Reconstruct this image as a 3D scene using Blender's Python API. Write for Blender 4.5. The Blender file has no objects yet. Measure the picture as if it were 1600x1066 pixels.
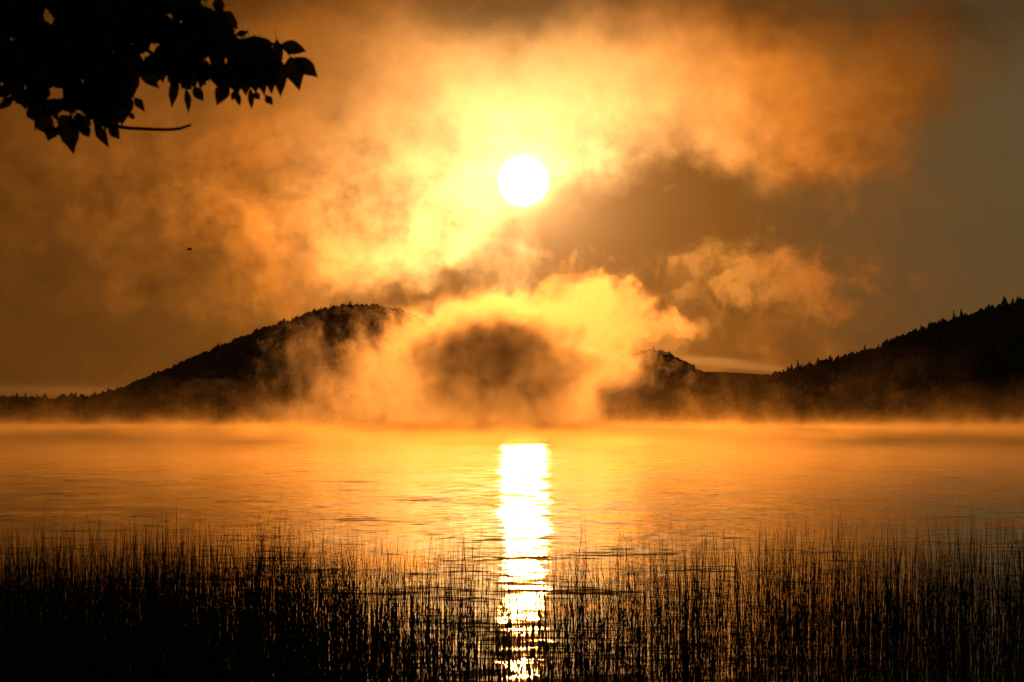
import bpy, bmesh, math, random
import numpy as np
from mathutils import Vector, Matrix

S = bpy.context.scene
COL = S.collection
K = 36.0 / 1600.0 / 182.5          # tangent of one photo pixel
CAM_Z = 2.5
HOR = 655.0                        # horizon row of the photo
PITCH = math.atan((HOR - 533.0) * K)
SUN_EL = math.atan((HOR - 283.0) * K)
SUN_AZ = math.atan(18.0 * K)       # to the right of +Y
EXPO = -3.0

# ------------------------------------------------------------------ camera
cam_d = bpy.data.cameras.new("camera")
cam = bpy.data.objects.new("camera", cam_d)
COL.objects.link(cam)
cam.location = (0, 0, CAM_Z)
cam.rotation_euler = (math.pi / 2 + PITCH, 0, 0)
cam_d.sensor_width = 36.0
cam_d.lens = 182.5
cam_d.clip_start = 0.1
cam_d.clip_end = 60000.0
cam_d.dof.use_dof = True
cam_d.dof.focus_distance = 200.0
cam_d.dof.aperture_fstop = 30.0
S.camera = cam

S.view_settings.view_transform = 'Standard'
S.view_settings.look = 'None'
S.view_settings.exposure = EXPO
S.view_settings.gamma = 1.0
S.render.engine = 'CYCLES'
S.cycles.use_denoising = True
S.cycles.max_bounces = 8
S.cycles.diffuse_bounces = 2
S.cycles.glossy_bounces = 3
S.cycles.volume_bounces = 0
S.cycles.volume_step_rate = 1.0
S.cycles.volume_max_steps = 160
S.cycles.sample_clamp_indirect = 60.0


# --------------------------------------------------------- node expressions
class X:
    """A socket with arithmetic: each operator adds one node."""
    def __init__(self, t, s):
        self.t, self.s = t, s

    def _m(self, op, *a, clamp=False):
        n = self.t.nodes.new('ShaderNodeMath')
        n.operation = op
        n.use_clamp = clamp
        for i, v in enumerate((self,) + a):
            if isinstance(v, X):
                self.t.links.new(v.s, n.inputs[i])
            else:
                n.inputs[i].default_value = v
        return X(self.t, n.outputs[0])

    def __add__(self, o): return self._m('ADD', o)
    def __radd__(self, o): return self._m('ADD', o)
    def __sub__(self, o): return self._m('SUBTRACT', o)
    def __rsub__(self, o): return (self * -1.0) + o
    def __mul__(self, o): return self._m('MULTIPLY', o)
    def __rmul__(self, o): return self._m('MULTIPLY', o)
    def __truediv__(self, o): return self._m('DIVIDE', o)
    def pow(self, o): return self._m('POWER', o)
    def exp(self): return self._m('EXPONENT')
    def max(self, o): return self._m('MAXIMUM', o)
    def min(self, o): return self._m('MINIMUM', o)
    def smax(self, o, d): return self._m('SMOOTH_MAX', o, d)
    def abs(self): return self._m('ABSOLUTE')
    def sqrt(self): return self._m('SQRT')
    def clamp(self): return self._m('ADD', 0.0, clamp=True)

    def step(self, lo, hi):
        x = ((self - lo) * (1.0 / (hi - lo))).clamp()
        return x * x * (3.0 - 2.0 * x)


def vmath(t, op, a, b=None, out=0):
    n = t.nodes.new('ShaderNodeVectorMath')
    n.operation = op
    for i, v in enumerate((a, b)):
        if v is None:
            continue
        if isinstance(v, X):
            t.links.new(v.s, n.inputs[i])
        elif op == 'SCALE' and i == 1:
            n.inputs['Scale'].default_value = v
        else:
            n.inputs[i].default_value = v
    return X(t, n.outputs[out])


def sep(t, v):
    n = t.nodes.new('ShaderNodeSeparateXYZ')
    t.links.new(v.s, n.inputs[0])
    return [X(t, o) for o in n.outputs]


def comb(t, x, y, z):
    n = t.nodes.new('ShaderNodeCombineXYZ')
    for i, v in enumerate((x, y, z)):
        if isinstance(v, X):
            t.links.new(v.s, n.inputs[i])
        else:
            n.inputs[i].default_value = v
    return X(t, n.outputs[0])


def noise(t, vec, scale, detail=5.0, rough=0.55, dist=0.0, color=False):
    n = t.nodes.new('ShaderNodeTexNoise')
    n.inputs['Scale'].default_value = scale
    n.inputs['Detail'].default_value = detail
    n.inputs['Roughness'].default_value = rough
    n.inputs['Distortion'].default_value = dist
    t.links.new(vec.s, n.inputs['Vector'])
    return X(t, n.outputs['Color' if color else 'Fac'])


def mixc(t, f, a, b):
    n = t.nodes.new('ShaderNodeMix')
    n.data_type = 'RGBA'
    for s, v in ((n.inputs[0], f), (n.inputs[6], a), (n.inputs[7], b)):
        if isinstance(v, X):
            t.links.new(v.s, s)
        else:
            s.default_value = v if not isinstance(v, tuple) else (*v, 1.0)[:4]
    return X(t, n.outputs[2])


# -------------------------------------------------------------------- sky
def build_world():
    w = bpy.data.worlds.new("World")
    S.world = w
    w.use_nodes = True
    t = w.node_tree
    t.nodes.clear()
    out = t.nodes.new('ShaderNodeOutputWorld')
    bg = t.nodes.new('ShaderNodeBackground')
    t.links.new(bg.outputs[0], out.inputs[0])
    tc = t.nodes.new('ShaderNodeTexCoord')
    d = X(t, tc.outputs['Generated'])
    sky = t.nodes.new('ShaderNodeTexSky')
    sky.sky_type = 'NISHITA'
    sky.sun_disc = False
    sky.sun_elevation = SUN_EL
    sky.sun_rotation = SUN_AZ
    sky.dust_density = 3.0
    dx, dy, dz = sep(t, d)
    dyc = dy.max(0.05)
    # directions on the sky: 100 units of K to the right of / below a corner
    U = dx / dyc * (0.01 / K) + 8.0
    V = (dz / dyc) * (-0.01 / K) + HOR / 100.0
    P0 = comb(t, U, V, 0.0)
    wn = noise(t, P0, 0.55, 6.0, 0.55, color=True)
    wv = vmath(t, 'SCALE', vmath(t, 'SUBTRACT', wn, (0.5, 0.5, 0.5)), 2.0)
    P = vmath(t, 'ADD', P0, wv)
    px, py, _ = sep(t, P)
    r = vmath(t, 'LENGTH', vmath(t, 'SUBTRACT', P0, (8.18, 2.83, 0.0)), out=1)

    def blob(cx, cy, sx, sy, rot=0.0, p=P):
        m = t.nodes.new('ShaderNodeMapping')
        m.vector_type = 'TEXTURE'
        m.inputs['Location'].default_value = (cx / 100, cy / 100, 0)
        m.inputs['Rotation'].default_value = (0, 0, math.radians(rot))
        m.inputs['Scale'].default_value = (sx / 100, sy / 100, 1)
        t.links.new(p.s, m.inputs['Vector'])
        v = X(t, m.outputs[0])
        n = t.nodes.new('ShaderNodeVectorMath')
        n.operation = 'DOT_PRODUCT'
        t.links.new(v.s, n.inputs[0])
        t.links.new(v.s, n.inputs[1])
        return (X(t, n.outputs[1]) * -1.0).exp()

    P2 = vmath(t, 'ADD', P0, vmath(t, 'SCALE', wv, 0.30))
    tex = V.step(0.9, 3.4) * 0.75 + 0.25          # the upper deck is smoother
    f1 = (noise(t, P2, 0.9, 9.0, 0.60) - 0.5) * tex + 0.5
    f2 = noise(t, vmath(t, 'ADD', P, (7.3, 1.9, 4.0)), 0.45, 6.0, 0.55)

    # where the cloud deck is (upright numbers add cloud, negative ones open it)
    cover = None
    for w_, cx, cy, sx, sy, rot in CLOUDS:
        b = blob(cx, cy, sx, sy, rot) * w_
        cover = b if cover is None else cover + b
    T = (cover + (f1 - 0.5) * 1.2 + (f2 - 0.5) * 0.8).step(-0.2, 1.1)

    # cloud lit from behind: brightness falls off with the angle from the sun
    lit = (r * -0.60).exp() * 2.7 + (r * -0.20).exp() * 0.75
    f3 = (noise(t, vmath(t, 'ADD', P2, (2.3, 5.9, 1.0)), 1.6, 9.0, 0.60) - 0.5) * tex + 0.5
    lit = lit * ((f3 - 0.5) * 2.4 + 1.0)
    lit = lit * (blob(600, 385, 230, 70, 10, P) * 0.75 + blob(1180, 150, 230, 120, 15, P) * 0.55 + 1.0)
    lit = lit * ((f1 - 0.5) * 1.0 + 1.0) * ((f2 - 0.5) * 0.9 + 1.0)
    # thick dark deck at the top of the sky
    lit = lit * (1.0 - (1.25 - py + (f2 - 0.5) * 1.2).step(0.2, 1.5) * 0.78)
    lit = lit * (1.0 - blob(1700, 200, 330, 420, 0, P) * 0.5)
    veil = (r * -0.45).exp() * 0.66 + 0.085 + (r * -3.0).exp() * 3.0
    veil = veil * ((f1 - 0.5) * 0.25 + 1.0)
    chue = mixc(t, ((r - 1.2) * 0.33).clamp(), (1.0, 0.48, 0.13), (1.0, 0.285, 0.030))
    cl = vmath(t, 'SCALE', chue, None)
    t.links.new(lit.s, cl.s.node.inputs['Scale'])
    hue = mixc(t, (U * 0.20 - 2.05 - V * 0.07).clamp(), (1.0, 0.34, 0.045), (1.0, 0.66, 0.25))
    ve = vmath(t, 'SCALE', hue, None)
    t.links.new(veil.s, ve.s.node.inputs['Scale'])
    c = mixc(t, T, ve, cl)
    # torn wisps to the right, below the sun
    wf = noise(t, vmath(t, 'ADD', P2, (1.7, 8.2, 6.0)), 1.9, 10.0, 0.66, 0.25)
    wb = blob(1160, 450, 110, 50, 15) * 0.8 + blob(1270, 435, 125, 60, 5) * 1.25 + blob(1200, 470, 170, 40, 0) * 0.5
    wm_ = (wb * 1.2 + (wf - 0.5) * 5.0 - 0.48).step(0.05, 2.0) * 0.95
    wl = (r * -0.38).exp() * 3.1 + 0.05
    wc = vmath(t, 'SCALE', mixc(t, ((U - 11.2) * 0.5).clamp(), (1.0, 0.36, 0.05), (1.0, 0.26, 0.035)), None)
    t.links.new(wl.s, wc.s.node.inputs['Scale'])
    c = mixc(t, wm_, c, wc)
    # low stratus strips far away, just above the farthest hills
    st = (blob(80, 611, 230, 8, 1.0, P0) * 0.9 + blob(1150, 571, 110, 6, 5, P0) * 1.0
          + blob(1120, 562, 60, 4, 3, P0) * 0.6)
    st = (st * (0.55 + noise(t, comb(t, U * 0.5, V * 6.0, 1.0), 1.4, 4.0) * 0.9)).clamp()
    stl = (r * -0.38).exp() * 1.9 + 0.10
    sc = vmath(t, 'SCALE', X(t, rgb(t, (1.0, 0.36, 0.07))), None)
    t.links.new(stl.s, sc.s.node.inputs['Scale'])
    c = mixc(t, st, c, sc)
    # aureole and disc of the sun itself
    glow = (r * -1.6).exp() * 0.8
    disc = 1.0 - r.step(0.28, 0.44)
    g = comb(t, glow, glow * 0.80, glow * 0.42)
    c = vmath(t, 'ADD', c, g)
    dd = disc * 3.0
    c = vmath(t, 'ADD', c, comb(t, dd, dd * 0.95, dd * 0.8))
    # outside this part of the sky the plain Nishita sky takes over
    ang = vmath(t, 'DOT_PRODUCT', d, (math.sin(SUN_AZ), math.cos(SUN_AZ), 0.0), out=1)
    near = ang.step(0.90, 0.985)
    c = vmath(t, 'SCALE', c, 2.0 ** -EXPO)
    ns = vmath(t, 'SCALE', X(t, sky.outputs[0]), 0.10)
    c = mixc(t, near, ns, c)
    t.links.new(c.s, bg.inputs['Color'])
    bg.inputs['Strength'].default_value = 1.0
    w.cycles.sampling_method = 'MANUAL'
    w.cycles.sample_map_resolution = 2048


def rgb(t, c):
    n = t.nodes.new('ShaderNodeRGB')
    n.outputs[0].default_value = (*c, 1.0)
    return n.outputs[0]


# weight, centre x, y, radii, turn (degrees) in hundredths of the sky units
CLOUDS = [
    (1.05, 640, 250, 340, 160, -25),
    (0.75, 470, 380, 190, 90, 20),
    (0.95, 1080, 110, 380, 110, 8),
    (0.70, 900, 200, 120, 120, 0),
    (0.70, 690, 360, 130, 80, 25),
    (0.75, 230, 240, 330, 150, 0),
    (0.55, 800, 10, 900, 70, 0),
    (0.15, 1190, 450, 150, 70, 10),
    (0.65, 1220, 230, 200, 60, 10),
    (0.45, 1260, 275, 150, 40, 15),
    (0.55, 1390, 150, 130, 100, 0),
    (0.50, 1470, 60, 130, 80, -20),
    (0.45, 220, 470, 110, 40, 0),
    (-0.55, 1020, 350, 130, 80, -25),
    (-0.45, 1200, 350, 160, 35, 0),
    (-0.85, 640, 448, 100, 34, -5),
    (-0.35, 655, 285, 60, 26, 10),
    (-0.55, 930, 400, 120, 50, 0),
    (-0.50, 1560, 250, 170, 200, 0),
    (-0.30, 120, 540, 220, 70, 0),
]
build_world()

# -------------------------------------------------------------------- sun
sd = bpy.data.lights.new("sun", 'SUN')
sd.energy = 1.12
sd.angle = math.radians(0.48)
sd.color = (1.0, 0.305, 0.042)
sun = bpy.data.objects.new("sun", sd)
COL.objects.link(sun)
sdir = Vector((math.sin(SUN_AZ) * math.cos(SUN_EL), math.cos(SUN_AZ) * math.cos(SUN_EL), math.sin(SUN_EL)))
sun.rotation_euler = sdir.to_track_quat('Z', 'Y').to_euler()
sun.location = (30, 400, 60)


# ------------------------------------------------------------------ helpers
def at(px, py, D):
    """The point at distance D (along +Y) seen at photo pixel (px, py)."""
    return Vector(((px - 800.0) * K * D, D, CAM_Z + (HOR - py) * K * D))


def tag(o, label=None, cat=None, group=None, kind=None):
    if label: o['label'] = label
    if cat: o['category'] = cat
    if group: o['group'] = group
    if kind: o['kind'] = kind
    return o


def mesh_np(name, v, f, mat=None, smooth=False, parent=None):
    """v: n x 3, f: list of equal-length faces (array m x k) or ragged list."""
    me = bpy.data.meshes.new(name)
    v = np.asarray(v, dtype=np.float32)
    if isinstance(f, np.ndarray):
        m, k = f.shape
        me.vertices.add(len(v))
        me.vertices.foreach_set('co', v.ravel())
        me.loops.add(m * k)
        me.loops.foreach_set('vertex_index', f.astype(np.int32).ravel())
        me.polygons.add(m)
        me.polygons.foreach_set('loop_start', np.arange(0, m * k, k, dtype=np.int32))
        me.polygons.foreach_set('loop_total', np.full(m, k, dtype=np.int32))
        me.update(calc_edges=True)
        me.validate()
    else:
        me.from_pydata([tuple(p) for p in v], [], f)
    if smooth:
        me.polygons.foreach_set('use_smooth', np.ones(len(me.polygons), dtype=bool))
    if mat:
        me.materials.append(mat)
    o = bpy.data.objects.new(name, me)
    COL.objects.link(o)
    if parent:
        o.parent = parent
    return o


def plain(name, c1, c2, scale=3.0, rough=0.8, spec=0.2, detail=4.0):
    m = bpy.data.materials.new(name)
    m.use_nodes = True
    t = m.node_tree
    b = t.nodes['Principled BSDF']
    tc = t.nodes.new('ShaderNodeTexCoord')
    f = noise(t, X(t, tc.outputs['Object']), scale, detail)
    c = mixc(t, f.step(0.35, 0.65), (*c1, 1), (*c2, 1))
    t.links.new(c.s, b.inputs['Base Color'])
    b.inputs['Roughness'].default_value = rough
    b.inputs['Specular IOR Level'].default_value = spec
    return m


def fnoise(x, seed, octs=5, base=1.0):
    """smooth 1-D value noise in about -1..1"""
    rs = np.random.RandomState(seed)
    tot = np.zeros_like(x, dtype=float)
    amp, fr = 1.0, base
    for o in range(octs):
        tab = rs.uniform(-1, 1, 4096)
        p = x * fr + 1000.0
        i = np.floor(p).astype(int)
        u = p - i
        u = u * u * (3 - 2 * u)
        tot += amp * (tab[i % 4096] * (1 - u) + tab[(i + 1) % 4096] * u)
        amp *= 0.5
        fr *= 2.0
    return tot / 1.9


def fnoise2(x, y, seed, octs=4):
    rs = np.random.RandomState(seed)
    tot = np.zeros_like(x, dtype=float)
    amp, fr = 1.0, 1.0
    for o in range(octs):
        tab = rs.uniform(-1, 1, (256, 256))
        p, q = x * fr + 500.0, y * fr + 500.0
        i, j = np.floor(p).astype(int), np.floor(q).astype(int)
        u, v = p - i, q - j
        u, v = u * u * (3 - 2 * u), v * v * (3 - 2 * v)
        a = lambda I, J: tab[I % 256, J % 256]
        tot += amp * ((a(i, j) * (1 - u) + a(i + 1, j) * u) * (1 - v)
                      + (a(i, j + 1) * (1 - u) + a(i + 1, j + 1) * u) * v)
        amp *= 0.5
        fr *= 2.0
    return tot / 1.9


# -------------------------------------------------------------------- water
def water_material():
    m = bpy.data.materials.new("lake_water")
    m.use_nodes = True
    t = m.node_tree
    b = t.nodes['Principled BSDF']
    b.inputs['Base Color'].default_value = (0.010, 0.012, 0.009, 1)
    b.inputs['IOR'].default_value = 1.333
    b.inputs['Roughness'].default_value = 0.03
    geo = t.nodes.new('ShaderNodeNewGeometry')
    p = X(t, geo.outputs['Position'])
    x, y, z = sep(t, p)
    # ripple trains with long crests across the view, in patches
    a = noise(t, comb(t, x * 0.62, y * 0.50, 0.0), 2.6, 4.0, 0.6, color=True)
    c = noise(t, comb(t, x * 0.60, y * 0.26, 3.0), 0.55, 3.0, 0.5, color=True)
    patch = noise(t, comb(t, x * 0.22, y * 0.10, 9.0), 0.50, 3.0, 0.5).step(0.46, 0.70)
    ax, ay, _ = sep(t, a)
    cx, cy, _ = sep(t, c)
    amp = (patch * 0.45 + 0.65) * (1.0 - y.step(400.0, 560.0) * 0.78)
    sx = ((ax - 0.5) * 0.10 + (cx - 0.5) * 0.14) * amp
    sy = ((ay - 0.5) * 0.165 + (cy - 0.5) * 0.11) * amp
    n = vmath(t, 'NORMALIZE', comb(t, sx, sy - 0.009, 1.0))
    t.links.new(n.s, b.inputs['Normal'])
    return m


wm = water_material()
v = [(-9000, -300, 0), (9000, -300, 0), (9000, 24000, 0), (-9000, 24000, 0)]
tag(mesh_np("lake_water", v, [(0, 1, 2, 3)], wm), kind='structure')

# -------------------------------------------------------------- near shore
soil = plain("shore_soil", (0.06, 0.05, 0.03), (0.05, 0.08, 0.03), 1.2)
nx, ny = 60, 40
gx, gy = np.meshgrid(np.linspace(-60, 60, nx), np.linspace(-60, 26, ny))
gz = np.clip((20 - gy) / 14.0, -1, 1) * 0.75 + 0.12 * fnoise2(gx / 6, gy / 6, 4)
idx = np.arange(nx * ny).reshape(ny, nx)
quads = np.stack([idx[:-1, :-1], idx[:-1, 1:], idx[1:, 1:], idx[1:, :-1]], -1).reshape(-1, 4)
tag(mesh_np("shore", np.stack([gx, gy, gz], -1).reshape(-1, 3), quads, soil, True), kind='structure')

# ------------------------------------------------------------------- hills
hill_mat = plain("hill_ground", (0.035, 0.045, 0.02), (0.06, 0.06, 0.03), 0.02)
leaf_far = plain("forest_foliage", (0.035, 0.055, 0.02), (0.06, 0.08, 0.03), 0.08)


class Hill:
    """A ridge: crest line from the profile, front slope down to the lake."""
    def __init__(self, name, D, prof, front, back, seed, nx=240, ny=60, tree_h=0.0, nz=0.06):
        self.D, self.front, self.back, self.seed, self.nz = D, front, back, seed, nz
        p = sorted(prof)
        self.xs = np.array([(a - 800) * K * D for a, _ in p])
        self.zs = np.array([CAM_Z + (HOR - b) * K * D - tree_h for _, b in p])
        x0, x1 = self.xs[0], self.xs[-1]
        gx, gy = np.meshgrid(np.linspace(x0, x1, nx), np.linspace(D - front, D + back, ny))
        gz = self.z(gx, gy)
        idx = np.arange(nx * ny).reshape(ny, nx)
        q = np.stack([idx[:-1, :-1], idx[:-1, 1:], idx[1:, 1:], idx[1:, :-1]], -1).reshape(-1, 4)
        self.o = tag(mesh_np(name, np.stack([gx, gy, gz], -1).reshape(-1, 3), q, hill_mat, True), kind='structure')

    def z(self, x, y):
        top = np.interp(x, self.xs, self.zs)
        # perspective: keep the crest where it is, nearer ground lower
        u = np.where(y < self.D, (self.D - y) / self.front, (y - self.D) / self.back)
        u = np.clip(u, 0, 1)
        s = 1 - u * u * (3 - 2 * u)
        s = np.where(y < self.D, 1 - u ** 1.25, s)
        n = fnoise2(x / 60.0, y / 60.0, self.seed) * self.nz * np.maximum(top, 8) * (u * (1 - u) * 4)
        return np.where(u >= 1, -3.0, (top + 3) * s - 3 + n)


def crown_round(rs, n_lat=5, n_lon=8):
    v, f = [], []
    ph = rs.uniform(0, 6, 4)
    for i in range(n_lat):
        a = math.pi * (i + 0.35) / (n_lat - 0.3)
        for j in range(n_lon):
            b = 2 * math.pi * (j + 0.5 * (i % 2)) / n_lon
            r = 1 + 0.30 * rs.uniform(-1, 1)
            v.append((math.sin(a) * math.cos(b) * r * 0.5, math.sin(a) * math.sin(b) * r * 0.5,
                      0.5 + 0.5 * math.cos(a) * (1 + 0.15 * rs.uniform(-1, 1))))
    v.append((0, 0, 1.02))
    top = len(v) - 1
    for i in range(n_lat - 1):
        for j in range(n_lon):
            k = (j + 1) % n_lon
            A, B, C, D_ = i * n_lon + j, i * n_lon + k, (i + 1) * n_lon + k, (i + 1) * n_lon + j
            f += [(A, D_, C), (A, C, B)]
    for j in range(n_lon):
        f.append((top, j, (j + 1) % n_lon))
    return np.array(v), np.array(f)


def crown_conifer(rs, tiers=7, n=7):
    """A spire of drooping, ragged branch whorls round a thin stem."""
    v, f = [], []
    for i in range(tiers):
        h0 = 0.08 + 0.92 * i / tiers
        rad = (0.5 * (1 - i / tiers) ** 0.85 + 0.03) * rs.uniform(0.75, 1.15)
        apex = len(v)
        v.append((0, 0, min(1.0, h0 + 1.55 * 0.92 / tiers)))
        off = rs.uniform(0, 6)
        ring = []
        for j in range(2 * n):
            a = off + math.pi * j / n
            r = rad * (rs.uniform(0.8, 1.2) if j % 2 == 0 else rs.uniform(0.35, 0.6))
            ring.append(len(v))
            v.append((r * math.cos(a), r * math.sin(a), h0 + rs.uniform(-0.03, 0.03) - (0.02 if j % 2 == 0 else -0.02)))
        for j in range(2 * n):
            f.append((apex, ring[j], ring[(j + 1) % (2 * n)]))
    # stem
    b = len(v)
    for z, r in ((-0.06, 0.03), (1.03, 0.004)):
        for j in range(3):
            a = 2.1 * j
            v.append((r * math.cos(a), r * math.sin(a), z))
    for j in range(3):
        k = (j + 1) % 3
        f += [(b + j, b + k, b + 3 + k), (b + j, b + 3 + k, b + 3 + j)]
    return np.array(v), np.array(f)


rs0 = np.random.RandomState(5)
ROUND = [crown_round(rs0) for _ in range(8)]
CONI = [crown_conifer(rs0) for _ in range(8)]


def forest(name, places, mat):
    """places: list of (x, y, z, width, height, proto). ONE mass of trees."""
    V, F, n = [], [], 0
    rs = np.random.RandomState(11)
    for x, y, z, w, h, (pv, pf) in places:
        a = rs.uniform(0, 6.28)
        c, s = math.cos(a), math.sin(a)
        q = np.empty_like(pv)
        q[:, 0] = (pv[:, 0] * c - pv[:, 1] * s) * w + x
        q[:, 1] = (pv[:, 0] * s + pv[:, 1] * c) * w + y
        q[:, 2] = pv[:, 2] * h + z
        V.append(q)
        F.append(pf + n)
        n += len(q)
    return mesh_np(name, np.concatenate(V), np.concatenate(F), mat)


def scatter(hill, n, x0, x1, ylo, yhi, wr, hr, p_con, seed):
    rs = np.random.RandomState(seed)
    x = rs.uniform(x0, x1, n)
    y = hill.D + rs.uniform(ylo, yhi, n)
    z = hill.z(x, y)
    res = []
    for i in range(n):
        if z[i] < 0.3:
            continue
        con = rs.uniform() < p_con
        w, h = rs.uniform(*wr), rs.uniform(*hr)
        if con:
            res.append((x[i], y[i], z[i] - 0.5, w * 0.75, h * rs.uniform(1.0, 1.35), CONI[rs.randint(8)]))
        else:
            res.append((x[i], y[i], z[i] - 0.3 * h, w, h * 1.2, ROUND[rs.randint(8)]))
    return res


LEFT = [(-60, 656), (60, 652), (110, 645), (150, 634), (190, 618), (228, 601), (262, 585), (300, 566), (350, 543), (390, 526),
        (430, 511), (465, 500), (490, 490), (510, 484), (540, 480), (560, 479), (590, 482), (615, 486), (640, 493),
        (655, 503), (668, 514), (700, 540), (740, 575), (800, 612), (870, 636), (940, 650)]
hl = Hill("hill", 4500, LEFT, 900, 900, 21, tree_h=5.0)
forest_places = scatter(hl, 5200, hl.xs[0], hl.xs[-1], -880, 60, (6, 11), (6, 10), 0.12, 31)
forest_places += scatter(hl, 700, hl.xs[0], hl.xs[-1], -25, 25, (5, 9), (5, 8.5), 0.3, 32)
tag(forest("forest", forest_places, leaf_far), kind='stuff')

MID = [(780, 650), (840, 615), (900, 585), (950, 566), (990, 555), (1020, 551), (1040, 553), (1060, 566), (1085, 579),
       (1110, 592), (1140, 600), (1180, 612), (1260, 630), (1340, 645)]
hm = Hill("hill", 3800, MID, 700, 700, 22, tree_h=5.0)
tag(forest("forest", scatter(hm, 2600, hm.xs[0], hm.xs[-1], -680, 60, (6, 10), (6, 9), 0.2, 33), leaf_far), kind='stuff')

RIGHT = [(1040, 652), (1090, 634), (1130, 615), (1160, 602), (1190, 593), (1225, 584), (1260, 574), (1300, 563), (1340, 555),
         (1370, 544), (1400, 533), (1440, 515), (1470, 504), (1500, 494), (1540, 486), (1570, 477), (1600, 470),
         (1700, 436), (1850, 392), (2050, 350), (2300, 330)]
hr = Hill("hill", 2600, RIGHT, 620, 700, 23, tree_h=6.0)
tag(forest("forest", scatter(hr, 4200, hr.xs[0], hr.xs[-1], -600, 40, (4.5, 8), (5, 9), 0.35, 34)
           + scatter(hr, 500, hr.xs[0], hr.xs[-1], -14, 14, (4, 7), (4.5, 7.0), 0.25, 35), leaf_far), kind='stuff')

LOW = [(-3200, 646), (-2200, 620), (-1500, 628), (-700, 632), (-300, 634), (-100, 636), (0, 637), (50, 637), (110, 634), (200, 636), (300, 638), (420, 642), (520, 648), (600, 652)]
hs = Hill("far_shore", 3300, LOW, 120, 300, 24, tree_h=0.0, nz=0.02)
tag(forest("forest", scatter(hs, 4500, hs.xs[0], hs.xs[-1], -110, 120, (5, 8), (5, 9), 0.35, 36), leaf_far), kind='stuff')

FAR = [(-3000, 630), (-1800, 590), (-900, 600), (-500, 606), (-200, 614), (0, 619), (60, 621), (130, 627), (300, 640), (700, 640), (900, 610), (1050, 584),
       (1110, 580), (1170, 583), (1220, 588), (1400, 600), (2200, 600), (2700, 630)]
hf = Hill("hill", 9500, FAR, 1500, 1500, 25, ny=40, nz=0.03)

# ------------------------------------------- single conifers on the right crest
con_meshes = []
for k in range(6):
    pv, pf = CONI[k]
    me = bpy.data.meshes.new("conifer_tree")
    me.from_pydata([tuple(p) for p in pv], [], [tuple(int(i) for i in q) for q in pf])
    me.materials.append(leaf_far)
    con_meshes.append(me)


def conifer(px, h_px, w_px, label, k, dy=0.0, group="conifers along the crest of the right ridge"):
    x = (px - 800) * K * hr.D
    y = hr.D + dy
    zt = float(np.interp(x, hr.xs, hr.zs))
    o = bpy.data.objects.new("conifer_tree", con_meshes[k % 6])
    COL.objects.link(o)
    base = float(hr.z(np.array(x), np.array(y)))
    o.location = (x, y, base - 0.3)
    h = 6.0 + h_px * K * hr.D
    o.scale = (w_px * K * hr.D, w_px * K * hr.D, h)
    o.rotation_euler = (0, 0, k * 1.3)
    return tag(o, label, "conifer", group)


SPECIAL = [
    (1231, 12, 15, "lone dark conifer at the foot of the right ridge beside the bright low cloud strip"),
    (1297, 12, 15, "broad ragged conifer at the right end of the low saddle of the right ridge"),
    (1346, 9, 6, "small thin conifer standing clear of the canopy on the lower right ridge"),
    (1386, 11, 15, "broad dark conifer at the first step up of the right ridge crest"),
    (1502, 13, 14, "tallest conifer of the clump halfway up the right ridge crest"),
    (1594, 11, 12, "highest conifer at the right edge of the picture on the ridge crest"),
]
for i, (px, h, w, lab) in enumerate(SPECIAL):
    conifer(px, h, w, lab, i)
rs = np.random.RandomState(77)
xs = list(np.arange(1240, 1640, 6.3)) + [1272, 1275, 1380, 1391, 1402, 1478, 1492, 1510, 1515]
for i, px in enumerate(xs):
    if min(abs(px - s[0]) for s in SPECIAL) < 5 and i % 3:
        continue
    conifer(px + rs.uniform(-3, 3), max(0.0, rs.normal(4.0, 3.0)), rs.uniform(7, 12),
            "small dark conifer merging into the tree line on the right ridge crest", rs.randint(6), rs.uniform(-8, 8))

# ------------------------------------------------------------- volumes (GN)
def fog_material(name, aniso, color=(0.98, 0.97, 0.95), dens=1.0, steps=1.0):
    m = bpy.data.materials.new(name)
    m.use_nodes = True
    t = m.node_tree
    t.nodes.clear()
    out = t.nodes.new('ShaderNodeOutputMaterial')
    pv = t.nodes.new('ShaderNodeVolumePrincipled')
    pv.inputs['Color'].default_value = (*color, 1)
    pv.inputs['Density'].default_value = dens
    pv.inputs['Anisotropy'].default_value = aniso
    t.links.new(pv.outputs[0], out.inputs['Volume'])
    m.cycles.volume_step_rate = steps
    return m


def fog_object(name, lo, hi, res, field, mat):
    """A cloud of droplets: the density field is sampled into a real 3-D grid."""
    me = bpy.data.meshes.new(name)
    o = bpy.data.objects.new(name, me)
    COL.objects.link(o)
    me.materials.append(mat)
    g = bpy.data.node_groups.new(name + "_density", 'GeometryNodeTree')
    g.interface.new_socket(name="Geometry", in_out='OUTPUT', socket_type='NodeSocketGeometry')
    outn = g.nodes.new('NodeGroupOutput')
    vc = g.nodes.new('GeometryNodeVolumeCube')
    pos = g.nodes.new('GeometryNodeInputPosition')
    dens = field(g, X(g, pos.outputs[0]))
    g.links.new(dens.s, vc.inputs['Density'])
    vc.inputs['Min'].default_value = lo
    vc.inputs['Max'].default_value = hi
    for ax, r in zip('XYZ', res):
        vc.inputs['Resolution ' + ax].default_value = r
    sm = g.nodes.new('GeometryNodeSetMaterial')
    sm.inputs['Material'].default_value = mat
    g.links.new(vc.outputs[0], sm.inputs['Geometry'])
    g.links.new(sm.outputs[0], outn.inputs[0])
    md = o.modifiers.new("density", 'NODES')
    md.node_group = g
    return tag(o, kind='stuff')


CD = 1500.0
cp = lambda px, py, dy=0.0: at(px, py, CD) + Vector((0, dy, 0))
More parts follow.
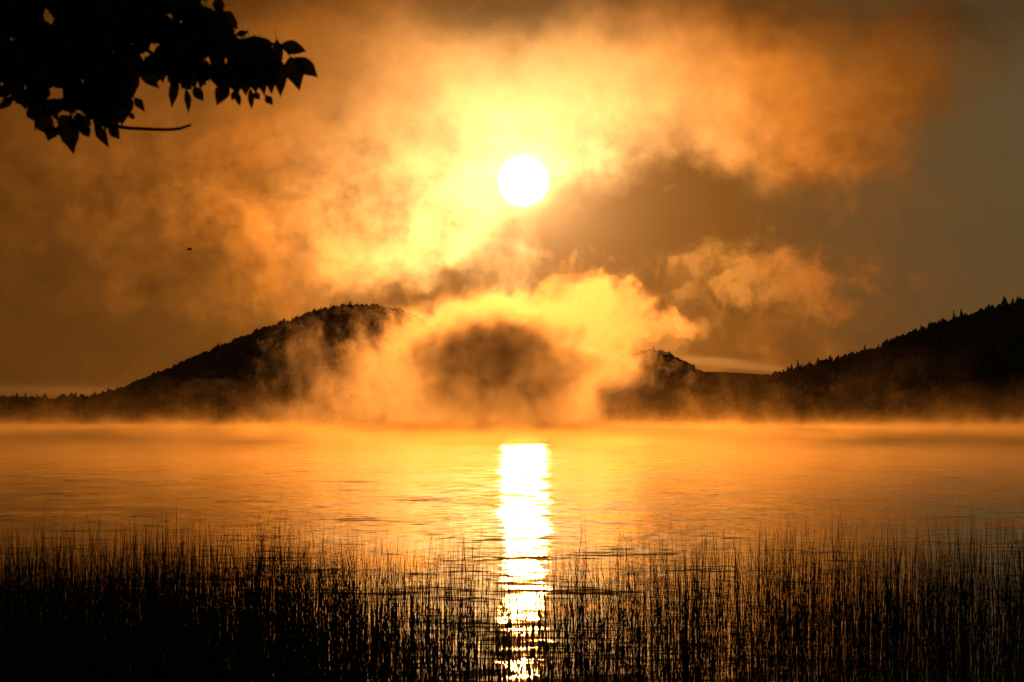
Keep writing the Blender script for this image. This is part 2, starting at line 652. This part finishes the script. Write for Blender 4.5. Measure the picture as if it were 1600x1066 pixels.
#        px   py   rx   ry  depth  weight  dy
BILLOW = [(790, 520, 150, 70, 46, 1.00, 0),
          (930, 492, 105, 62, 34, 1.0, 8),
          (868, 452, 40, 30, 17, 0.85, 8),
          (928, 446, 38, 32, 17, 0.85, 4),
          (1030, 515, 88, 36, 29, 0.8, 6),
          (728, 502, 58, 38, 25, 0.9, -3),
          (648, 582, 95, 42, 37, 0.75, -6),
          (555, 615, 110, 46, 33, 0.65, -10),
          (970, 528, 75, 30, 25, 0.75, 0),
          (880, 528, 120, 46, 33, 0.75, 0)]
CORE = [(765, 554, 150, 64, 100, 1.05, -6), (855, 575, 135, 50, 80, 0.9, -6), (705, 588, 95, 42, 80, 0.75, -6)]
SHEET = [(800, 635, 200, 50, 80, 1.0, -8), (880, 630, 100, 36, 70, 0.9, -8)]
BANK = [(640, 592, 105, 50, 60, 1.0, -4), (560, 615, 95, 48, 60, 0.9, -8), (500, 648, 90, 30, 60, 0.8, -8)]
WISP = [(575, 560, 75, 46, 60, 1.0, 0), (480, 560, 70, 75, 60, 0.85, 0), (470, 640, 110, 30, 60, 0.8, 0),
        (540, 490, 60, 26, 60, 0.5, 0), (1035, 580, 70, 40, 60, 0.40, 0)]


def puffs(g, q, lst):
    tot, s = None, K * CD
    for px, py, rx, ry, rd, w, dy in lst:
        c = cp(px, py, dy)
        e = vmath(g, 'MULTIPLY', vmath(g, 'SUBTRACT', q, tuple(c)), (1 / (rx * s), 1 / (rd * s), 1 / (ry * s)))
        b = (vmath(g, 'DOT_PRODUCT', e, e, out=1) * -0.9).exp() * w
        tot = b if tot is None else tot.smax(b, 0.12)
    return tot


def cloud_field(g, p):
    wn = noise(g, p, 0.09, 4.0, 0.55, color=True)
    q = vmath(g, 'ADD', p, vmath(g, 'SCALE', vmath(g, 'SUBTRACT', wn, (0.5, 0.5, 0.5)), 8.0))
    f = noise(g, q, 0.19, 7.0, 0.6)
    x, y, z = sep(g, q)
    f3 = noise(g, comb(g, x, y, z * 0.55), 0.13, 6.0, 0.6, 0.4)
    hi = 1.05 - z.step(cp(0, 600).z, cp(0, 480).z) * 0.48
    # cauliflower lobes: folded noise at three sizes
    lobe = ((noise(g, q, 0.13, 1.0) - 0.5).abs() * 2.0 + (noise(g, q, 0.34, 1.0) - 0.5).abs()
            + (noise(g, q, 0.80, 1.0) - 0.5).abs() * 0.5)
    a = puffs(g, q, BILLOW) + (lobe - 0.25) * 0.38 + (f - 0.5) * 0.60
    a = ((a - 0.40) / (hi - 0.40)).clamp()
    a = a * a * (3.0 - 2.0 * a) * 0.95 * ((f3 - 0.5) * 3.6 + 1.0).max(0.05) * 0.060
    # thinner to the left and towards the water
    a = a * ((x - cp(645, 600).x) * (1 / 28.0)).clamp().max(0.10) * (z.step(cp(0, 650).z, cp(0, 560).z) * 0.93 + 0.07)
    b = (puffs(g, q, CORE) + (f - 0.5) * 1.1).step(0.16, 0.90) * 0.15
    b = b + (puffs(g, q, SHEET) + (f3 - 0.5) * 1.2).step(0.15, 0.7) * 0.10
    b = b + (puffs(g, q, BANK) + (f3 - 0.5) * 1.3).step(0.22, 0.9) * ((f3 - 0.5) * 2.5 + 1.0).max(0.1) * 0.022
    c = (puffs(g, q, WISP) + (f3 - 0.5) * 2.0 - 0.12).step(0.25, 1.2) * 0.013
    # the bank has drifted clear of the shore low down on the right
    clear = x.step(cp(850, 0).x, cp(955, 0).x) * (1.0 - z.step(cp(0, 618).z, cp(0, 555).z)) * 0.95
    return (a + b + c) * (1.0 - clear)


cloud_mat = fog_material("cloud_droplets", 0.955, steps=3.0)
s_ = K * CD
lo = (cp(400, 650).x, CD - 38, 0.3)
hi = (cp(1140, 650).x, CD + 38, cp(800, 395).z)
fog_object("cloud", lo, hi, (520, 110, 175), cloud_field, cloud_mat)


def mist_field(g, p):
    x, y, z = sep(g, p)
    wn = noise(g, comb(g, x * 1.0, y * 0.35, z * 1.2), 0.10, 4.0, 0.55, color=True)
    wx, wy, wz = sep(g, wn)
    xw = x + (wx - 0.5) * 14.0
    col = noise(g, comb(g, xw, y * 0.25, z * 0.18), 0.11, 3.0, 0.55)
    big = noise(g, comb(g, x, y * 0.3, 0.0), 0.022, 2.0, 0.5)
    puff = noise(g, comb(g, xw * 0.40, y * 0.05, z * 0.10), 1.0, 3.0, 0.55)
    h = (big - 0.44).max(0.0) * 1.2 + 0.36 + (puff - 0.50).max(0.0) * 7.0
    rag = noise(g, comb(g, x, y * 0.4, z), 0.30, 5.0, 0.6)
    e = ((z / h).pow(1.35) * -1.0).exp() * ((rag - 0.5) * 2.6 + 0.95).max(0.0)
    # plumes of steam that drift up off the water
    tall = (big - 0.36).max(0.05) * 44.0
    pl = (col - 0.49).max(0.0) * ((z / tall).pow(1.5) * -1.0).exp() * ((rag - 0.50) * 9.0).max(0.0)
    far = y.step(500.0, 640.0)
    return e * (far * 0.0100 + y.step(90.0, 300.0) * 0.0085) + pl * far * 0.024 * (1.0 - z.step(8.0, 16.5))


mist_mat = fog_material("mist_droplets", 0.955, (0.98, 0.86, 0.55), steps=8.0)  # white droplets tinted: reddened low sunlight is put into their colour
fog_object("mist", (-260, 90, 0.05), (260, 1420, 18), (440, 210, 60), mist_field, mist_mat)

# ------------------------------------------------------------------- reeds
reed_mat = plain("reed_stem", (0.045, 0.05, 0.018), (0.07, 0.06, 0.025), 1.5, 0.6, 0.3)


def reed_mesh_data(bx, by, h, lx, ly, bend, w, a0):
    """Arrays for many stems: 5 rings of 3 points, drawn out to a fine tip."""
    n = len(bx)
    ts = np.array([0.0, 0.35, 0.65, 0.88, 1.0])
    ws = np.array([1.0, 0.95, 0.84, 0.58, 0.18])
    V = np.zeros((n, 15, 3))
    for i, (t_, w_) in enumerate(zip(ts, ws)):
        cx = bx + lx * h * t_ + bend * h * t_ ** 3
        cy = by + ly * h * t_
        cz = -0.08 + (h + 0.08) * t_ * (1 - 0.5 * (np.abs(bend) * t_ ** 2) ** 2)
        for j in range(3):
            a = a0 + 2.0944 * j
            V[:, i * 3 + j, 0] = cx + np.cos(a) * w * w_ * 0.5
            V[:, i * 3 + j, 1] = cy + np.sin(a) * w * w_ * 0.5
            V[:, i * 3 + j, 2] = cz
    q = []
    for i in range(4):
        for j in range(3):
            k = (j + 1) % 3
            q.append((i * 3 + j, i * 3 + k, i * 3 + 3 + k, i * 3 + 3 + j))
    q = np.array(q)
    F = (q[None] + (np.arange(n) * 15)[:, None, None]).reshape(-1, 4)
    return V.reshape(-1, 3), F


def reeds():
    rs = np.random.RandomState(2024)
    N = 400000
    D = np.sqrt(rs.uniform(27 ** 2, 84 ** 2, N))          # uniform over the area
    px = rs.uniform(-1500, 3100, N)
    area = 0.5 * (84 ** 2 - 27 ** 2) * 4600 * K
    n0 = N / area                                            # stems per m2 before thinning
    # how thick the bed grows, from left to right, and where it ends
    want = np.interp(px, [-700, 0, 450, 600, 700, 775, 800, 850, 880, 1000, 1120, 1300, 1500, 2300],
                     [50, 50, 46, 34, 25, 22, 23, 23, 21, 19, 19, 21, 24, 28])
    edge = np.interp(px, [-700, 0, 200, 400, 560, 700, 760, 870, 950, 1100, 1300, 1600, 2300],
                     [65, 65, 65, 65, 63, 58, 56, 58, 63, 67, 67, 66, 66])
    edge = edge + 3.0 * fnoise(px / 90.0, 8, 4)
    near = np.interp(px, [-700, 500, 700, 780, 860, 1000, 1200, 2300], [27, 27, 29, 33, 33, 31, 29, 27])
    x = (px - 800) * K * D
    cl = np.clip(1.0 + 0.9 * fnoise2(x * 1.1, D * 0.35, 5, 4), 0.05, 3.0)
    fall = 1 / (1 + np.exp((D - edge) / 2.4))
    fall *= 1 / (1 + np.exp((near - D) / 2.0))
    keep = rs.uniform(0, 1, N) < want * cl * fall / n0
    D, x, px = D[keep], x[keep], px[keep]
    n = len(D)
    h = np.clip(rs.normal(1.0, 0.16, n), 0.45, 1.5) * (1 + 0.10 * fnoise(px / 60.0, 3, 3))
    h = h + (rs.uniform(0, 1, n) < 0.05) * rs.uniform(0.1, 0.3, n)
    lx = rs.normal(0.0, 0.055, n) + (rs.uniform(0, 1, n) < 0.08) * rs.normal(0, 0.20, n)
    ly = rs.normal(0, 0.05, n)
    bend = rs.normal(0, 0.04, n) + (rs.uniform(0, 1, n) < 0.03) * rs.normal(0, 0.35, n)
    w = rs.uniform(0.004, 0.0085, n)
    a0 = rs.uniform(0, 6.28, n)
    tip = HOR - (h - CAM_Z) / D / K                          # row of the tip
    vis = (px > 0) & (px < 1600) & (D > 45)
    order = np.argsort(np.where(vis, tip, 1e9))
    single = np.zeros(n, bool)
    single[order[:300]] = True
    r = ~single
    V, F = reed_mesh_data(x[r], D[r], h[r], lx[r], ly[r], bend[r], w[r], a0[r])
    tag(mesh_np("reed_bed", V, F, reed_mat), kind='stuff')
    print("reeds", n)
    one = lambda v_: np.array([v_])
    for i in np.where(single)[0]:
        V, F = reed_mesh_data(one(0.0), one(0.0), one(h[i]), one(lx[i]), one(ly[i]), one(bend[i]), one(w[i]), one(a0[i]))
        o = mesh_np("reed", V, F, reed_mat)
        o.location = (x[i], D[i], 0)
        tag(o, "thin dark reed tip standing clear above the reed bed against bright water", "reed",
            "tall reeds along the far edge of the reed bed")


reeds()

# -------------------------------------------------- overhanging tree, upper left
bark = plain("tree_bark", (0.05, 0.04, 0.03), (0.09, 0.07, 0.05), 9.0)
leafm = plain("tree_leaf", (0.03, 0.06, 0.015), (0.05, 0.08, 0.02), 4.0, 0.55, 0.3)
TD = 13.0
_t = leafm.node_tree
_b, _o = _t.nodes['Principled BSDF'], _t.nodes['Material Output']
_tr = _t.nodes.new('ShaderNodeBsdfTranslucent')
_tr.inputs['Color'].default_value = (0.16, 0.20, 0.03, 1)
_mx = _t.nodes.new('ShaderNodeMixShader')
_mx.inputs[0].default_value = 0.35
_t.links.new(_b.outputs[0], _mx.inputs[1])
_t.links.new(_tr.outputs[0], _mx.inputs[2])
_t.links.new(_mx.outputs[0], _o.inputs['Surface'])


def tube(bm, pts, radii, n=8):
    rings = []
    for i, p in enumerate(pts):
        p = Vector(p)
        d = (Vector(pts[min(i + 1, len(pts) - 1)]) - Vector(pts[max(i - 1, 0)])).normalized()
        a = d.cross(Vector((0.3, 1, 0.2))).normalized()
        b = d.cross(a)
        rings.append([bm.verts.new(p + (a * math.cos(2 * math.pi * j / n) + b * math.sin(2 * math.pi * j / n)) * radii[i])
                      for j in range(n)])
    for r0, r1 in zip(rings, rings[1:]):
        for j in range(n):
            bm.faces.new((r0[j], r0[(j + 1) % n], r1[(j + 1) % n], r1[j]))
    bm.faces.new(list(reversed(rings[0])))
    bm.faces.new(rings[-1])


def bm_obj(name, bm, mat, parent=None, smooth=True):
    me = bpy.data.meshes.new(name)
    bmesh.ops.recalc_face_normals(bm, faces=bm.faces)
    bm.to_mesh(me)
    bm.free()
    for p in me.polygons:
        p.use_smooth = smooth
    me.materials.append(mat)
    o = bpy.data.objects.new(name, me)
    COL.objects.link(o)
    if parent:
        o.parent = parent
    return o


PROF = [(0.0, 0.03), (0.10, 0.42), (0.25, 0.84), (0.42, 1.0), (0.60, 0.84), (0.76, 0.52), (0.89, 0.22), (1.0, 0.0)]


def leaf_into(V, F, base, tipv, width, twist, curl, rs, lobes=False):
    """An ovate leaf with a drawn-out tip, folded along its midrib, with a stalk."""
    base, tipv = Vector(base), Vector(tipv)
    L = tipv - base
    ln = L.length
    d = L / ln
    nrm = Vector((0, -1, 0))
    side = d.cross(nrm).normalized()
    nrm = side.cross(d).normalized()
    M = Matrix.Rotation(twist, 3, d)
    side, nrm = M @ side, M @ nrm
    n0 = len(V)
    wj = rs.uniform(0.88, 1.12, len(PROF))
    for i, (t_, w_) in enumerate(PROF):
        if lobes:
            w_ = [0.1, 0.75, 1.0, 0.62, 0.95, 0.55, 0.25, 0.0][i]
        c = base + d * (ln * t_) + nrm * (curl * ln * (t_ - t_ * t_) * 4 * 0.12)
        hw = width * 0.5 * w_ * wj[i]
        V.append(tuple(c - side * hw + nrm * hw * 0.35))
        V.append(tuple(c))
        V.append(tuple(c + side * hw + nrm * hw * 0.35))
    for i in range(len(PROF) - 1):
        a = n0 + 3 * i
        F.append((a, a + 1, a + 4, a + 3))
        F.append((a + 1, a + 2, a + 5, a + 4))
    s0 = len(V)
    st = base - d * ln * 0.22 + Vector((rs.uniform(-1, 1), 0, 1.0)) * ln * 0.08
    q = side * ln * 0.012
    q2 = nrm * ln * 0.012
    for c in (st, base):
        V.extend([tuple(c + q), tuple(c + q2 - q * 0.5), tuple(c - q2 - q * 0.5)])
    for j in range(3):
        k = (j + 1) % 3
        F.append((s0 + j, s0 + k, s0 + 3 + k, s0 + 3 + j))


# leaves that make the outline: stalk end, tip, width in photo pixels
EDGE = [((438, 70), (479, 80), 21), ((461, 89), (497, 121), 21), ((453, 88), (468, 142), 27), ((432, 60), (436, 112), 14),
        ((437, 92), (438, 152), 19), ((408, 58), (424, 90), 15), ((389, 57), (412, 98), 19), ((367, 54), (389, 49), 9),
        ((352, 128), (338, 165), 21), ((391, 138), (393, 171), 9), ((414, 148), (426, 164), 10), ((398, 143), (405, 156), 10),
        ((368, 143), (375, 166), 9), ((366, 141), (362, 158), 7), ((276, 120), (268, 169), 14), ((290, 138), (294, 178), 10),
        ((302, 136), (318, 158), 15), ((304, 92), (321, 134), 26), ((284, 124), (300, 140), 16), ((112, 186), (115, 241), 27), ((84, 196), (74, 221), 18),
        ((128, 194), (139, 215), 14), ((148, 192), (170, 231), 15), ((168, 196), (187, 218), 14), ((198, 104), (207, 154), 26),
        ((209, 152), (226, 175), 11), ((201, 176), (210, 186), 8), ((215, 102), (249, 139), 17), ((22, 150), (-6, 172), 13),
        ((55, 186), (55, 206), 4), ((100, 192), (98, 218), 24), ((192, 165), (190, 196), 16), ((345, 18), (372, 46), 20), ((338, -5), (346, 22), 16),
        ((350, 70), (330, 112), 22), ((400, 96), (402, 140), 22), ((420, 90), (424, 148), 20), ((378, 90), (366, 142), 24),
        ((60, 172), (80, 214), 24), ((136, 180), (124, 208), 20), ((160, 178), (150, 206), 18), ((44, 166), (64, 194), 18), ((110, 180), (90, 206), 22),
        ((180, 172), (176, 206), 20), ((256, 68), (240, 100), 18), ((300, 80), (288, 122), 22), ((268, 96), (282, 132), 18),
        ((236, 84), (226, 112), 14), ((318, 112), (312, 140), 12), ((226, 88), (246, 122), 18), ((250, 92), (254, 130), 18),
        ((268, 104), (274, 140), 18), ((284, 104), (296, 138), 20), ((296, 96), (304, 140), 20), ((312, 90), (326, 128), 22), ((330, 96), (344, 140), 22),
        ((350, 104), (352, 150), 22), ((362, 108), (372, 148), 22), ((378, 108), (384, 150), 20), ((392, 104), (400, 146), 20), ((406, 104), (414, 146), 20),
        ((196, 150), (202, 180), 18), ((170, 168), (164, 204), 20), ((120, 176), (130, 206), 20), ((64, 160), (52, 184), 16), ((30, 140), (40, 172), 18), ((270, 84), (262, 118), 22), ((344, 100), (336, 132), 20), ((330, 30), (366, 60), 24)]
FILL = [(-20, -30), (338, -30), (342, 14), (358, 34), (368, 52), (398, 64), (428, 72), (436, 110), (428, 132), (400, 136), (372, 134),
        (350, 132), (334, 118), (312, 104), (296, 116), (276, 126), (262, 112), (246, 124), (226, 104), (210, 112), (204, 154), (192, 184),
        (155, 184), (122, 188), (85, 190), (52, 172), (22, 152), (-20, 146)]
HOLES = [(72, 19, 5), (79, 30, 5), (77, 44, 4), (75, 53, 4), (179, 80, 4), (132, 122, 4), (101, 178, 9), (110, 182, 5), (128, 180, 5), (88, 146, 7), (78, 143, 5), (39, 136, 5),
         (226, 90, 7), (238, 78, 6), (243, 66, 4), (278, 112, 9), (291, 126, 4), (320, 97, 8), (329, 108, 6), (262, 140, 12), (365, 109, 2.5), (350, 92, 2), (332, 12, 4), (320, 8, 3),
         (262, 26, 3), (283, 35, 3), (374, 62, 4), (2, 128, 4), (48, 108, 3), (20, 56, 4), (205, 67, 2)]


def inside(p, poly):
    c = False
    j = len(poly) - 1
    for i in range(len(poly)):
        (xi, yi), (xj, yj) = poly[i], poly[j]
        if (yi > p[1]) != (yj > p[1]) and p[0] < (xj - xi) * (p[1] - yi) / (yj - yi) + xi:
            c = not c
        j = i
    return c


def overhanging_tree():
    rs = np.random.RandomState(3)
    root = bpy.data.objects.new("broadleaf_tree", None)
    COL.objects.link(root)
    root.location = (-3.9, TD + 0.4, 0.0)
    tag(root, "dark broadleaf tree whose leafy bough hangs into the upper left corner", "tree")
    off = Vector(root.location)
    V, F = [], []
    W = lambda px, py, dd=0.0: at(px, py, TD + dd) - off
    for (a, b, w) in EDGE:
        dd = rs.uniform(-0.25, 0.25)
        s = (TD + dd) * K
        leaf_into(V, F, W(*a, dd), W(*b, dd + rs.uniform(-0.015, 0.015)), w * s * 1.22, rs.uniform(-0.35, 0.35), rs.uniform(-1, 1), rs)
    n = 0
    while n < 2400:
        p = (rs.uniform(-20, 440), rs.uniform(-30, 195))
        L = rs.uniform(26, 50)
        a = rs.normal(0, 0.75) + (0.2 if p[0] > 250 else 0)
        q = (p[0] + math.sin(a) * L, p[1] + math.cos(a) * L)
        wd = L * rs.uniform(0.40, 0.58)
        e = (p[0] + (q[0] - p[0]) * 0.8, p[1] + (q[1] - p[1]) * 0.8)
        if not (inside(p, FILL) and inside(e, FILL)):
            continue
        bad = False
        for t_ in (0.1, 0.3, 0.5, 0.7, 0.9):
            m = (p[0] + (q[0] - p[0]) * t_, p[1] + (q[1] - p[1]) * t_)
            for hx, hy, hr_ in HOLES:
                if math.hypot(m[0] - hx, m[1] - hy) < hr_ * 0.8 + wd * 0.32:
                    bad = True
        if bad and rs.uniform() < 0.985:
            continue
        dd = rs.uniform(-0.6, 0.6)
        leaf_into(V, F, W(*p, dd), W(*q, dd + rs.uniform(-0.03, 0.03)), wd * TD * K, rs.normal(0, 0.6), rs.uniform(-1, 1), rs)
        n += 1
    # the same bough goes on above and to the left of the picture
    n = 0
    while n < 2600:
        p = (rs.uniform(-520, 400), rs.uniform(-330, 190))
        if (p[0] > -30 and p[1] > -50) or p[1] > 120 + 0.10 * p[0] + 60 * math.sin(p[0] / 47.0):
            continue
        if p[1] < -140 - 130 * math.cos((p[0] + 60) / 330.0) + 40 * math.sin(p[0] / 31.0):
            continue
        L, a = rs.uniform(28, 52), rs.normal(0, 0.8)
        dd = rs.uniform(-0.7, 0.9)
        q = (p[0] + math.sin(a) * L, p[1] + math.cos(a) * L)
        if q[0] > 330 and q[1] > -20:
            continue
        leaf_into(V, F, W(*p, dd), W(*q, dd), L * rs.uniform(0.4, 0.58) * TD * K, rs.normal(0, 0.7), rs.uniform(-1, 1), rs)
        n += 1
    # the rest of the crown
    for _ in range(5200):
        u = Vector(rs.normal(0, 1, 3)).normalized() * rs.uniform(0.45, 1.0) ** 0.5
        c = Vector((-0.2 + u.x * 2.3, 0.6 + u.y * 2.3, 5.3 + u.z * 2.0))
        wp = c + off
        sx, sy = 800 + wp.x / wp.y / K, HOR - (wp.z - CAM_Z) / wp.y / K
        if sx > -60 and sy > -90:
            continue
        L = rs.uniform(0.05, 0.10)
        a, e = rs.uniform(0, 6.28), rs.uniform(-1.3, 0.3)
        dv = Vector((math.cos(a) * math.cos(e), math.sin(a) * math.cos(e), math.sin(e))) * L
        leaf_into(V, F, c, c + dv, L * 0.5, rs.uniform(0, 3), 0.5, rs)
    me = bpy.data.meshes.new("crown")
    me.from_pydata(V, [], F)
    me.materials.append(leafm)
    o = bpy.data.objects.new("crown", me)
    COL.objects.link(o)
    o.parent = root
    bm = bmesh.new()
    tube(bm, [(0, 0, -0.3), (0.03, 0, 0.3), (0.08, 0.03, 1.4), (0.02, 0.05, 2.8), (0.1, 0.1, 4.2), (0.0, 0.2, 5.6), (0.1, 0.3, 6.8)],
         [0.24, 0.19, 0.16, 0.14, 0.11, 0.07, 0.02], 12)
    bm_obj("trunk", bm, bark, root)
    # boughs: one runs along the visible spray, three carry the rest
    bm = bmesh.new()
    tube(bm, [(0.05, 0.06, 3.0), (0.8, 0.0, 3.55), W(-300, -40), W(0, 40), W(150, 60), W(300, 62), W(390, 64), W(440, 70), W(452, 86)],
         [0.06, 0.045, 0.03, 0.02, 0.013, 0.009, 0.006, 0.003, 0.002])
    tube(bm, [W(60, 45), W(90, 100), W(104, 150), W(112, 188)], [0.010, 0.007, 0.005, 0.002])
    tube(bm, [W(200, 58), W(235, 82), W(262, 100), W(284, 124)], [0.008, 0.005, 0.004, 0.002])
    tube(bm, [W(322, 62), W(330, 96), W(338, 120), W(352, 130)], [0.006, 0.004, 0.003, 0.002])
    tube(bm, [W(-60, 80), W(-10, 130), W(22, 150)], [0.010, 0.006, 0.003])
    tube(bm, [W(395, 110), W(408, 138), W(414, 149)], [0.004, 0.003, 0.002])
    bm_obj("branch", bm, bark, root)
    bm = bmesh.new()
    tube(bm, [W(105, 150), W(140, 182), W(172, 196), W(200, 200), W(240, 202), W(262, 202.5), W(280, 201), W(298, 195)],
         [0.006, 0.006, 0.0055, 0.0045, 0.0042, 0.004, 0.004, 0.003])
    tag(bm_obj("twig", bm, bark, root), "bare upturned twig below the leaves")
    for pts in ([(0.05, 0.1, 3.6), (-0.8, 0.4, 4.4), (-1.7, 0.7, 5.0)], [(0.05, 0.1, 4.0), (0.5, 0.9, 4.9), (1.0, 1.7, 5.6)],
                [(0.02, 0.15, 4.6), (-0.3, -0.5, 5.4), (-0.5, -1.1, 6.1)]):
        bm = bmesh.new()
        tube(bm, pts, [0.05, 0.035, 0.012])
        bm_obj("branch", bm, bark, root)


overhanging_tree()


# -------------------------------------------------------------------- bird
def bird():
    bmat = plain("bird_feathers", (0.03, 0.028, 0.025), (0.06, 0.05, 0.045), 20.0)
    root = bpy.data.objects.new("bird", None)
    COL.objects.link(root)
    root.location = at(296.5, 390, 520.0)
    root.rotation_euler = (0, 0, math.radians(65))
    root.scale = (1.15, 1.15, 1.5)
    tag(root, "tiny dark bird flying in the sky above the left hill", "bird")
    bm = bmesh.new()
    tube(bm, [(0, -0.24, 0.0), (0, -0.19, 0.012), (0, -0.15, 0.015), (0, -0.05, 0), (0, 0.08, 0), (0, 0.17, 0.0), (0, 0.30, 0.0)],
         [0.004, 0.022, 0.03, 0.06, 0.055, 0.03, 0.035], 8)
    bm_obj("body", bm, bmat, root)
    for s in (-1, 1):
        bm = bmesh.new()
        P = [(0.03, -0.08, 0.02), (0.20, -0.12, 0.11), (0.42, -0.02, 0.10), (0.36, 0.05, 0.09), (0.20, 0.07, 0.08), (0.03, 0.08, 0.02)]
        up = [bm.verts.new((s * a, b, c + 0.012)) for a, b, c in P]
        dn = [bm.verts.new((s * a, b, c)) for a, b, c in P]
        bm.faces.new(up)
        bm.faces.new(dn[::-1])
        for i in range(6):
            j = (i + 1) % 6
            bm.faces.new((up[i], up[j], dn[j], dn[i]))
        bm_obj("wing", bm, bmat, root, False)


bird()

# -------------------------------------------------------------------- haze
def haze():
    m = bpy.data.materials.new("haze_air")
    m.use_nodes = True
    t = m.node_tree
    t.nodes.clear()
    out = t.nodes.new('ShaderNodeOutputMaterial')
    pv = t.nodes.new('ShaderNodeVolumePrincipled')
    pv.inputs['Color'].default_value = (0.95, 0.82, 0.5, 1)  # amber of the low sun painted into the air's scattering colour
    pv.inputs['Density'].default_value = HAZE
    pv.inputs['Anisotropy'].default_value = 0.90
    t.links.new(pv.outputs[0], out.inputs['Volume'])
    v = [(x, y, z) for z in (-8, 420) for y in (-320, 24500) for x in (-9500, 9500)]
    f = [(0, 2, 3, 1), (4, 5, 7, 6), (0, 1, 5, 4), (2, 6, 7, 3), (0, 4, 6, 2), (1, 3, 7, 5)]
    tag(mesh_np("haze", v, f, m), kind='stuff')


HAZE = 1.0e-6
haze()
